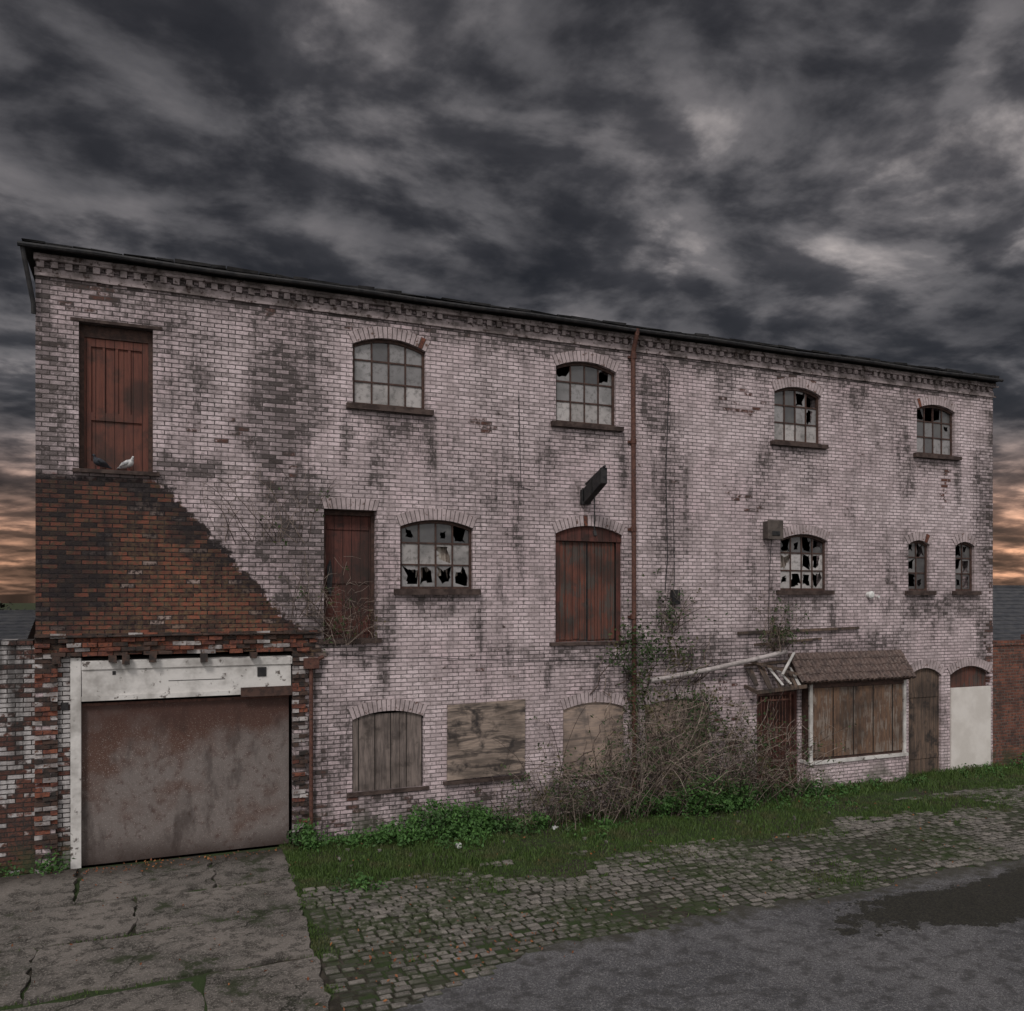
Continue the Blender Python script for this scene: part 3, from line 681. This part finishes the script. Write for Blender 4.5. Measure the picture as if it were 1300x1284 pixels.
# ---------------------------------------------------------------- vegetation
def leafmat(name,c1,c2,c3):
    m,t,b,P,x,y,z=newmat(name)
    g=t.n('ShaderNodeNewGeometry').outputs['Random Per Island']
    n=t.noise(P,1.4,2); c=t.mix(g,c1,c2); c=t.mix(t.mr(n,.5,.68,0,.8),c,c3)
    fin(t,b,c,.6); return m
M['grass']=leafmat('grass_blades',(.032,.062,.014),(.078,.125,.030),(.085,.08,.038))
M['weed']=leafmat('weed_leaves',(.03,.075,.018),(.075,.165,.04),(.025,.055,.016))
M['ivy']=leafmat('ivy_leaves',(.022,.04,.014),(.05,.078,.027),(.08,.055,.025))
M['dead']=leafmat('dead_leaves',(.22,.07,.03),(.12,.06,.035),(.30,.12,.04))
M['tree']=leafmat('tree_leaves',(.012,.015,.010),(.03,.035,.02),(.02,.018,.012))
gb=MB()
def blade(x,y,h,w=.006,z=0.0):
    a=R.uniform(0,math.pi); dx,dy=math.cos(a)*w,math.sin(a)*w; lx,ly=R.gauss(0,.35)*h,R.gauss(0,.35)*h
    k=len(gb.v); gb.v+=[(x-dx,y-dy,z),(x+dx,y+dy,z),(x+lx*.4+dx*.7,y+ly*.4+dy*.7,z+h*.6),(x+lx*.4-dx*.7,y+ly*.4-dy*.7,z+h*.6),(x+lx,y+ly,z+h)]
    gb.f+=[(k,k+1,k+2,k+3),(k+3,k+2,k+4)]; gb.m+=[0,0]
cnt=0
while cnt<88000:
    x=2.2+ (R.random()**1.25)*30; y=-R.random()*5.7
    d=dens(x,y)
    if d>.60+R.uniform(-.12,.25):
        f=.4 if y<-2.8 else 1
        blade(x,y,R.uniform(.02,.075)*(.6+.6*f)*(1.0+.9*nz(x*1.1,y*1.6+50)),.0065); cnt+=1
    elif R.random()<.05: blade(x,y,R.uniform(.015,.04)); cnt+=1
    else: cnt+=.05
for _ in range(4000):
    r=R.random()
    if r<.3: x=R.uniform(-4,2.3); y=R.choice(YS[1:4])+R.gauss(0,.04)
    else: y=R.uniform(-6,-.1); x=2.25+.07*y+abs(R.gauss(0,.15))
    if nz(x*1.5,y*1.5)>.05: blade(x,y,R.uniform(.02,.05),.006,.01)
for _ in range(9000):
    x=R.uniform(14,30); y=-abs(R.gauss(0,.35))-.02
    if 13.7<x<16.7 : y-=.32
    if nz(x*1.2,2)>-.15: blade(x,y,R.uniform(.05,.2),.008)
gb.obj('grass',[M['grass']])
def leaves(mb,c,n,spread,size,mi=0,floor=.01):
    for _ in range(n):
        p=Vector((c[0]+R.gauss(0,spread[0]),c[1]+R.gauss(0,spread[1]),max(floor,c[2]+R.gauss(0,spread[2]))))
        if p.y>-.015: p.y=-.015-R.random()*.05
        s=size*R.uniform(.5,1.3)
        nrm=Vector((R.gauss(0,1),R.gauss(-.5,1),R.gauss(.9,.8))).normalized(); a=nrm.orthogonal().normalized(); bb=nrm.cross(a)
        th=R.uniform(0,6.28); a,bb=a*math.cos(th)+bb*math.sin(th),bb*math.cos(th)-a*math.sin(th)
        k=len(mb.v); mb.v+=[tuple(p-a*s),tuple(p-a*s*.2+bb*s*.55+nrm*s*.12),tuple(p+a*s),tuple(p-a*s*.2-bb*s*.55+nrm*s*.12)]
        mb.f.append((k,k+1,k+2,k+3)); mb.m.append(mi)
w=MB()
def clump(x,y,r,h,n,s=.035,mi=0):
    for _ in range(max(1,int(n/22))):
        a=R.uniform(0,6.28); q=r*math.sqrt(R.random()); zz=h*R.uniform(.15,1)*(1-.5*(q/r)**2)
        leaves(w,(x+q*math.cos(a),y+q*.7*math.sin(a),zz),22,(.07,.07,.06),s,mi)
for x,y,r,h,n in ((4.2,-.6,.5,.38,1100),(4.9,-.5,.55,.62,2000),(5.5,-.55,.5,.58,1800),(6.0,-.55,.4,.4,900),(3.5,-.45,.35,.25,350),(2.55,-.25,.2,.5,450),(2.75,-.35,.25,.3,300),(5.2,-1.1,.6,.2,500),(6.6,-.8,.45,.3,450),
                  (9.9,-.95,.5,.6,1100),(10.6,-.95,.55,.8,2100),(11.2,-.9,.45,.6,1300),(9.3,-.8,.4,.5,600),(12.1,-.7,.5,.4,900),(13.4,-.6,.45,.35,700),(14.3,-.6,.5,.22,500),(15.4,-.55,.5,.16,350),(16.5,-.6,.4,.15,250),
                  (19.0,-.5,.8,.15,300),(21.5,-.4,1.2,.35,900),(-1.3,-.2,.2,.3,260),(-2.2,-.15,.5,.2,300),(7.8,-1.3,.7,.14,350),(3.2,-.5,.25,.15,150),(2.9,-2.6,.5,.09,200),(12.8,-1.2,1.0,.14,450)): clump(x,y,r,h,n)
clump(3.03,-.05,.1,.5,40)
w.obj('weeds',[M['weed']])
def stems(name,specs,leafspec,mats):
    mb=MB()
    for (x,y,z,n,hgt,spread,rad) in specs:
        for _ in range(n):
            p=Vector((x+R.gauss(0,spread),min(-.02,y+R.gauss(0,.22)),z)); d=Vector((R.gauss(0,.45),R.gauss(-.08,.3),1)).normalized()
            L=hgt*R.uniform(.4,1.25); k=11; pts=[p.copy()]; bend=Vector((R.gauss(0,.6),R.gauss(-.05,.25),-.75))*R.uniform(.3,1.6)
            for i in range(k):
                d=(d+bend*(1.6/k)*(i/k)+Vector((R.gauss(0,.12),R.gauss(0,.08),R.gauss(0,.09)))).normalized()
                p=p+d*L/k
                if p.y>-.02: p.y=-.02-R.random()*.03
                if p.z<.02: p.z=.02
                pts.append(p.copy())
            r0=rad*R.uniform(.5,1.3); mb.tube(pts,[r0*(1-.6*i/k) for i in range(k+1)],4,R.choice([0,1,1]))
            for _b in range(3):
                i=R.randint(3,k-1); q=pts[i]; dd=Vector((R.gauss(0,1),R.gauss(-.2,.5),R.gauss(.3,.6))).normalized(); q1=q+dd*L*.12; q2=q1+(dd+Vector((R.gauss(0,.4),0,R.gauss(-.2,.4)))).normalized()*L*.12
                if q2.y>-.02: q2.y=-.03
                mb.tube([q,q1,q2],[r0*.6,r0*.5,r0*.3],3,0)
                if R.random()<leafspec: leaves(mb,tuple(q2),R.randint(2,7),(.05,.05,.05),.035,2)
    return mb.obj(name,mats)
VM=[M['twig'],M['twigd'],M['ivy']]
stems('bramble_bush',[(7.3,-.6,0,36,1.2,.5,.007),(8.1,-.6,0,60,1.9,.5,.008),(8.9,-.6,0,66,2.4,.5,.009),(9.8,-.6,0,60,2.5,.5,.009),(10.6,-.65,0,62,2.4,.5,.009),(11.4,-.6,0,55,2.1,.5,.009),(12.2,-.6,0,46,1.7,.4,.008),(13.1,-.6,0,28,1.2,.4,.007),(6.8,-.5,0,20,.8,.4,.006)],.7,VM)
iv=MB()
for (x,y,z,n,sx,sz) in ((9.0,-.15,3.2,200,.22,.2),(9.4,-.2,2.8,260,.18,.4),(9.3,-.2,3.6,160,.25,.15),(9.9,-.2,3.3,220,.32,.17),(10.4,-.15,3.1,140,.25,.22),(9.35,-.2,2.1,180,.16,.35),(10.1,-.15,4.0,90,.16,.28),(10.0,-.2,2.3,130,.28,.25),(9.2,-.2,1.2,150,.2,.45),(11.0,-.2,1.9,240,.35,.3),(11.7,-.25,1.4,240,.35,.25),(10.4,-.35,1.3,340,.5,.35),(8.4,-.3,.9,120,.4,.3),(12.4,-.3,1.0,180,.3,.3),(10.6,-.25,2.2,160,.4,.12)):
    leaves(iv,(x,y,z),n,(sx,.08,sz),.042,2)
for _ in range(50):
    x=R.gauss(9.8,.7); z=R.uniform(.3,2.6); pts=[(x,-.03,z)]
    for i in range(9): x+=R.gauss(.04,.09); z+=R.uniform(.02,.2); pts.append((x,-.03-R.random()*.06,min(z,4.3+R.uniform(-.4,.2))))
    iv.tube(pts,[.013*(1-.07*i) for i in range(len(pts))],4,R.choice([0,1]))
iv.obj('climbing_ivy',VM)
stems('wall_shrub',[(13.0,-.04,3.15,34,1.2,.14,.007)],.9,VM)
stems('wall_shrub.001',[(3.35,-.04,3.5,44,1.1,.22,.006)],.25,VM)
stems('wall_shrub.002',[(2.15,-.04,5.3,26,1.5,.35,.006),(2.6,-.04,4.0,20,1.2,.3,.006)],.1,VM)
stems('wall_shrub.003',[(10.15,-.04,3.6,20,1.3,.14,.007)],.5,VM)
stems('dead_stalks',[(4.7,-.35,0,5,1.0,.3,.006),(5.9,-.35,0,4,.8,.2,.006)],.1,VM)
ll=MB()
for _ in range(520):
    r=R.random()
    x,y=(R.gauss(.2,1.1),R.gauss(-.35,.12)) if r<.3 else ((R.gauss(3.6,1.0),R.gauss(-5.3,.5)) if r<.5 else (R.uniform(-2,16),R.uniform(-6.5,-.3)))
    if y>-.1: y=-.15
    leaves(ll,(x,y,.045),1,(.02,.02,.004),.024,0,.03)
for _ in range(40):
    x,y=R.uniform(2.6,13),R.uniform(-2.2,-.4); ll.box(x,x+R.uniform(.02,.07),y,y+.04,.0,R.uniform(.03,.06),1,.012)
ll.box(5.0,5.08,-1.35,-1.28,.01,.08,2,.01); ll.box(7.05,7.15,-.9,-.83,.01,.06,2,.02)
ll.obj('litter_and_fallen_leaves',[M['dead'],M['sett'],M['plastic']])
tr=MB()
def dtree(cx,cy,h,wd):
    tr.tube([(cx,cy,0),(cx+.1,cy,h*.6)],[.25,.1],6,1)
    for _ in range(26):
        a=R.uniform(0,6.28); q=wd*math.sqrt(R.random()); px,py,pz=cx+q*math.cos(a),cy+q*math.sin(a),h*R.uniform(.25,.95)*(1-.35*(q/wd)**2)
        for _ in range(30):
            p=Vector((px+R.gauss(0,.5),py+R.gauss(0,.5),max(.1,pz+R.gauss(0,.25)))); s=R.uniform(.08,.2)
            nrm=Vector((R.gauss(0,1),R.gauss(0,1),R.gauss(0,1))).normalized(); u=nrm.orthogonal()*s; v=nrm.cross(u)
            tr.poly([p-u,p+v*.6,p+u,p-v*.6],0)
for i in range(22): dtree(-48+i*2.2+R.uniform(-.6,.6),32+R.uniform(-5,10),R.uniform(4.2,4.7),2.6)
for i in range(12): dtree(34+i*5+R.uniform(-1,1),9+R.uniform(0,10),R.uniform(4.0,4.5),3)
tr.obj('distant_trees',[M['tree'],M['twigd']])

# ---------------------------------------------------------------- pigeons
def pigeon(name,x,y,z,yaw,cols):
    e=empty(name); e.location=(x,y,z); e.rotation_euler=(0,0,yaw)
    q=MB()
    q.tube([(-.20,0,.05),(-.15,0,.062),(-.11,0,.08),(-.06,0,.10),(0,0,.115),(.045,0,.13),(.075,0,.16),(.086,0,.19),(.095,0,.215),(.108,0,.22),(.12,0,.217)],[.012,.024,.040,.058,.070,.066,.048,.031,.029,.023,.010],12,0)
    q.tube([(.115,0,.216),(.138,0,.207)],[.008,.002],6,1)
    b=q.obj('body',[cols[0],M['black']],e,smooth=True); s=b.modifiers.new('sub','SUBSURF'); s.levels=1; s.render_levels=1
    q=MB()
    for s_ in (-1,1):
        q.tube([(.06,s_*.052,.13),(.02,s_*.058,.12),(-.05,s_*.05,.105),(-.11,s_*.032,.085),(-.17,s_*.012,.065)],[.008,.032,.034,.02,.004],8,0)
        q.tube([(.02,s_*.02,.06),(.022,s_*.02,.0)],.005,5,1)
        for dx,dy in ((.03,0),(.02,.015),(.02,-.015),(-.018,0)): q.tube([(.022,s_*.02,.004),(.022+dx,s_*.02+dy,.003)],.003,4,1)
        q.tube([(.100,s_*.021,.221),(.100,s_*.0275,.221)],.004,6,2)
    q.poly([(-.14,-.02,.065),(-.14,.02,.065),(-.22,.03,.042),(-.22,-.03,.042)],0)
    q.obj('wings_legs_tail',[cols[1],cols[2],cols[3]],e,smooth=True)
leg=simple('pigeon_leg',(.3,.08,.07),(.2,.06,.05)); eye=M['black']
dk=simple('dark_feathers',(.035,.038,.048),(.06,.065,.075),20,.6); gy=simple('slate_feathers',(.03,.032,.038),(.06,.062,.07),20,.6)
wh=simple('white_feathers',(.6,.59,.58),(.30,.30,.31),16,.7,lo=.45,hi=.6)
pigeon('pigeon',-.64,.02,6.42,math.radians(215),(dk,gy,leg,eye))
pigeon('pigeon.001',-.22,.02,6.42,math.radians(-40),(wh,wh,leg,eye))

# ---------------------------------------------------------------- world
W=bpy.data.worlds.new('World'); sc.world=W; W.use_nodes=True; t=NT(W.node_tree)
bg=W.node_tree.nodes['Background']
tc=t.n('ShaderNodeTexCoord'); D=tc.outputs['Generated']; sp=t.n('ShaderNodeSeparateXYZ',{0:D}); dx,dy,dz=sp.outputs
sky=t.n('ShaderNodeTexSky',sky_type='NISHITA'); sky.sun_disc=False
SUN_EL,SUN_AZ=math.radians(46),math.radians(218)
sky.sun_elevation=SUN_EL; sky.sun_rotation=SUN_AZ
zz=t.add(t.mx(dz,0.0),.17)
cx=t.math('DIVIDE',dx,zz); cy=t.math('DIVIDE',dy,zz)
V=t.comb(cx,t.mul(cy,1.1),7.3)
n1=t.noise(V,1.15,3,.5,0.0); n2=t.noise(V,3.1,8,.54,.15); V2=t.comb(t.add(cx,.03),t.sub(t.mul(cy,1.1),.07),7.3); n2b=t.noise(V2,3.1,6,.54,.15)
relief=t.sub(n2,n2b)
cl=t.add(t.mul(n1,.42),t.mul(n2,.58))
cl=t.add(t.mul(t.sub(cl,.5),1.35),.5)
az=t.math('ARCTAN2',dx,dy)
def ab_(ca,ce,ra,re,amp):
    p=t.mul(t.sub(az,ca),1/ra); q=t.mul(t.sub(dz,ce),1/re); d=t.math('SQRT',t.add(t.mul(p,p),t.mul(q,q)))
    return t.mul(t.mr(d,1.3,0.0),amp)
c2=cl
for q in ((.92,.42,.22,.10,.13),(.76,.35,.28,.05,.06),(.83,.265,.30,.055,-.07),(.45,.40,.35,.08,-.05),(.98,.12,.28,.08,.17),(-.14,.06,.15,.05,.11),(-.14,.22,.2,.10,-.05),(.1,.55,.5,.10,.0)):
    c2=t.add(c2,ab_(*q))
low=t.mr(dz,.16,.02); c2=t.add(c2,t.mul(low,.05))
ramp=t.n('ShaderNodeValToRGB'); t.set(ramp.inputs[0],c2); cr=ramp.color_ramp
cr.elements[0].position=.30; cr.elements[0].color=(.024,.024,.027,1); cr.elements[1].position=.82; cr.elements[1].color=(.60,.54,.51,1)
for p,c in ((.43,(.042,.041,.045)),(.52,(.070,.068,.073)),(.61,(.115,.109,.114)),(.68,(.23,.212,.212))):
    e=cr.elements.new(p); e.color=(*c,1)
col=t.mix(1.0,ramp.outputs[0],t.mix(t.mr(relief,-.10,.10),(.62,.62,.64),(1.42,1.40,1.38)),'MULTIPLY')
warm=t.mix(t.mr(dz,.21,.03),(1,1,1),(1.6,.92,.58))
col=t.mix(1.0,col,warm,'MULTIPLY')
bd=t.n('ShaderNodeVectorMath',{0:D},operation='DOT_PRODUCT'); bd.inputs[1].default_value=Vector((-.35,-1.0,.75)).normalized()
back=t.mr(bd.outputs['Value'],-.1,.85)
bc_=t.mix(t.mr(cl,.4,.6),(.60,.60,.62),(1.15,1.11,1.08))
col=t.mix(t.mul(back,.85),col,bc_)
sk=t.mix(1.0,sky.outputs[0],(.002,.002,.002),'MULTIPLY'); col=t.mix(1.0,col,sk,'ADD')
t.set(bg.inputs[0],col); bg.inputs[1].default_value=1.0
W.cycles.sampling_method='MANUAL'; W.cycles.sample_map_resolution=512
s=bpy.data.lights.new('sun','SUN'); s.energy=1.5; s.angle=math.radians(12); s.color=(1,.95,.91)
so=bpy.data.objects.new('sun',s); sc.collection.objects.link(so)
sd=Vector((math.sin(SUN_AZ)*math.cos(SUN_EL),math.cos(SUN_AZ)*math.cos(SUN_EL),math.sin(SUN_EL)))
so.rotation_euler=sd.to_track_quat('Z','Y').to_euler(); so.location=(0,-20,20)
c=bpy.data.cameras.new('camera'); co=bpy.data.objects.new('camera',c); sc.collection.objects.link(co)
co.location=(0,-15.5,4.37); co.rotation_euler=(math.radians(90),0,math.radians(-23.1)); c.sensor_width=36; c.lens=30.46; c.shift_y=.0885; c.clip_end=2000
sc.camera=co
sc.view_settings.view_transform='Standard'; sc.view_settings.look='None'; sc.view_settings.exposure=0
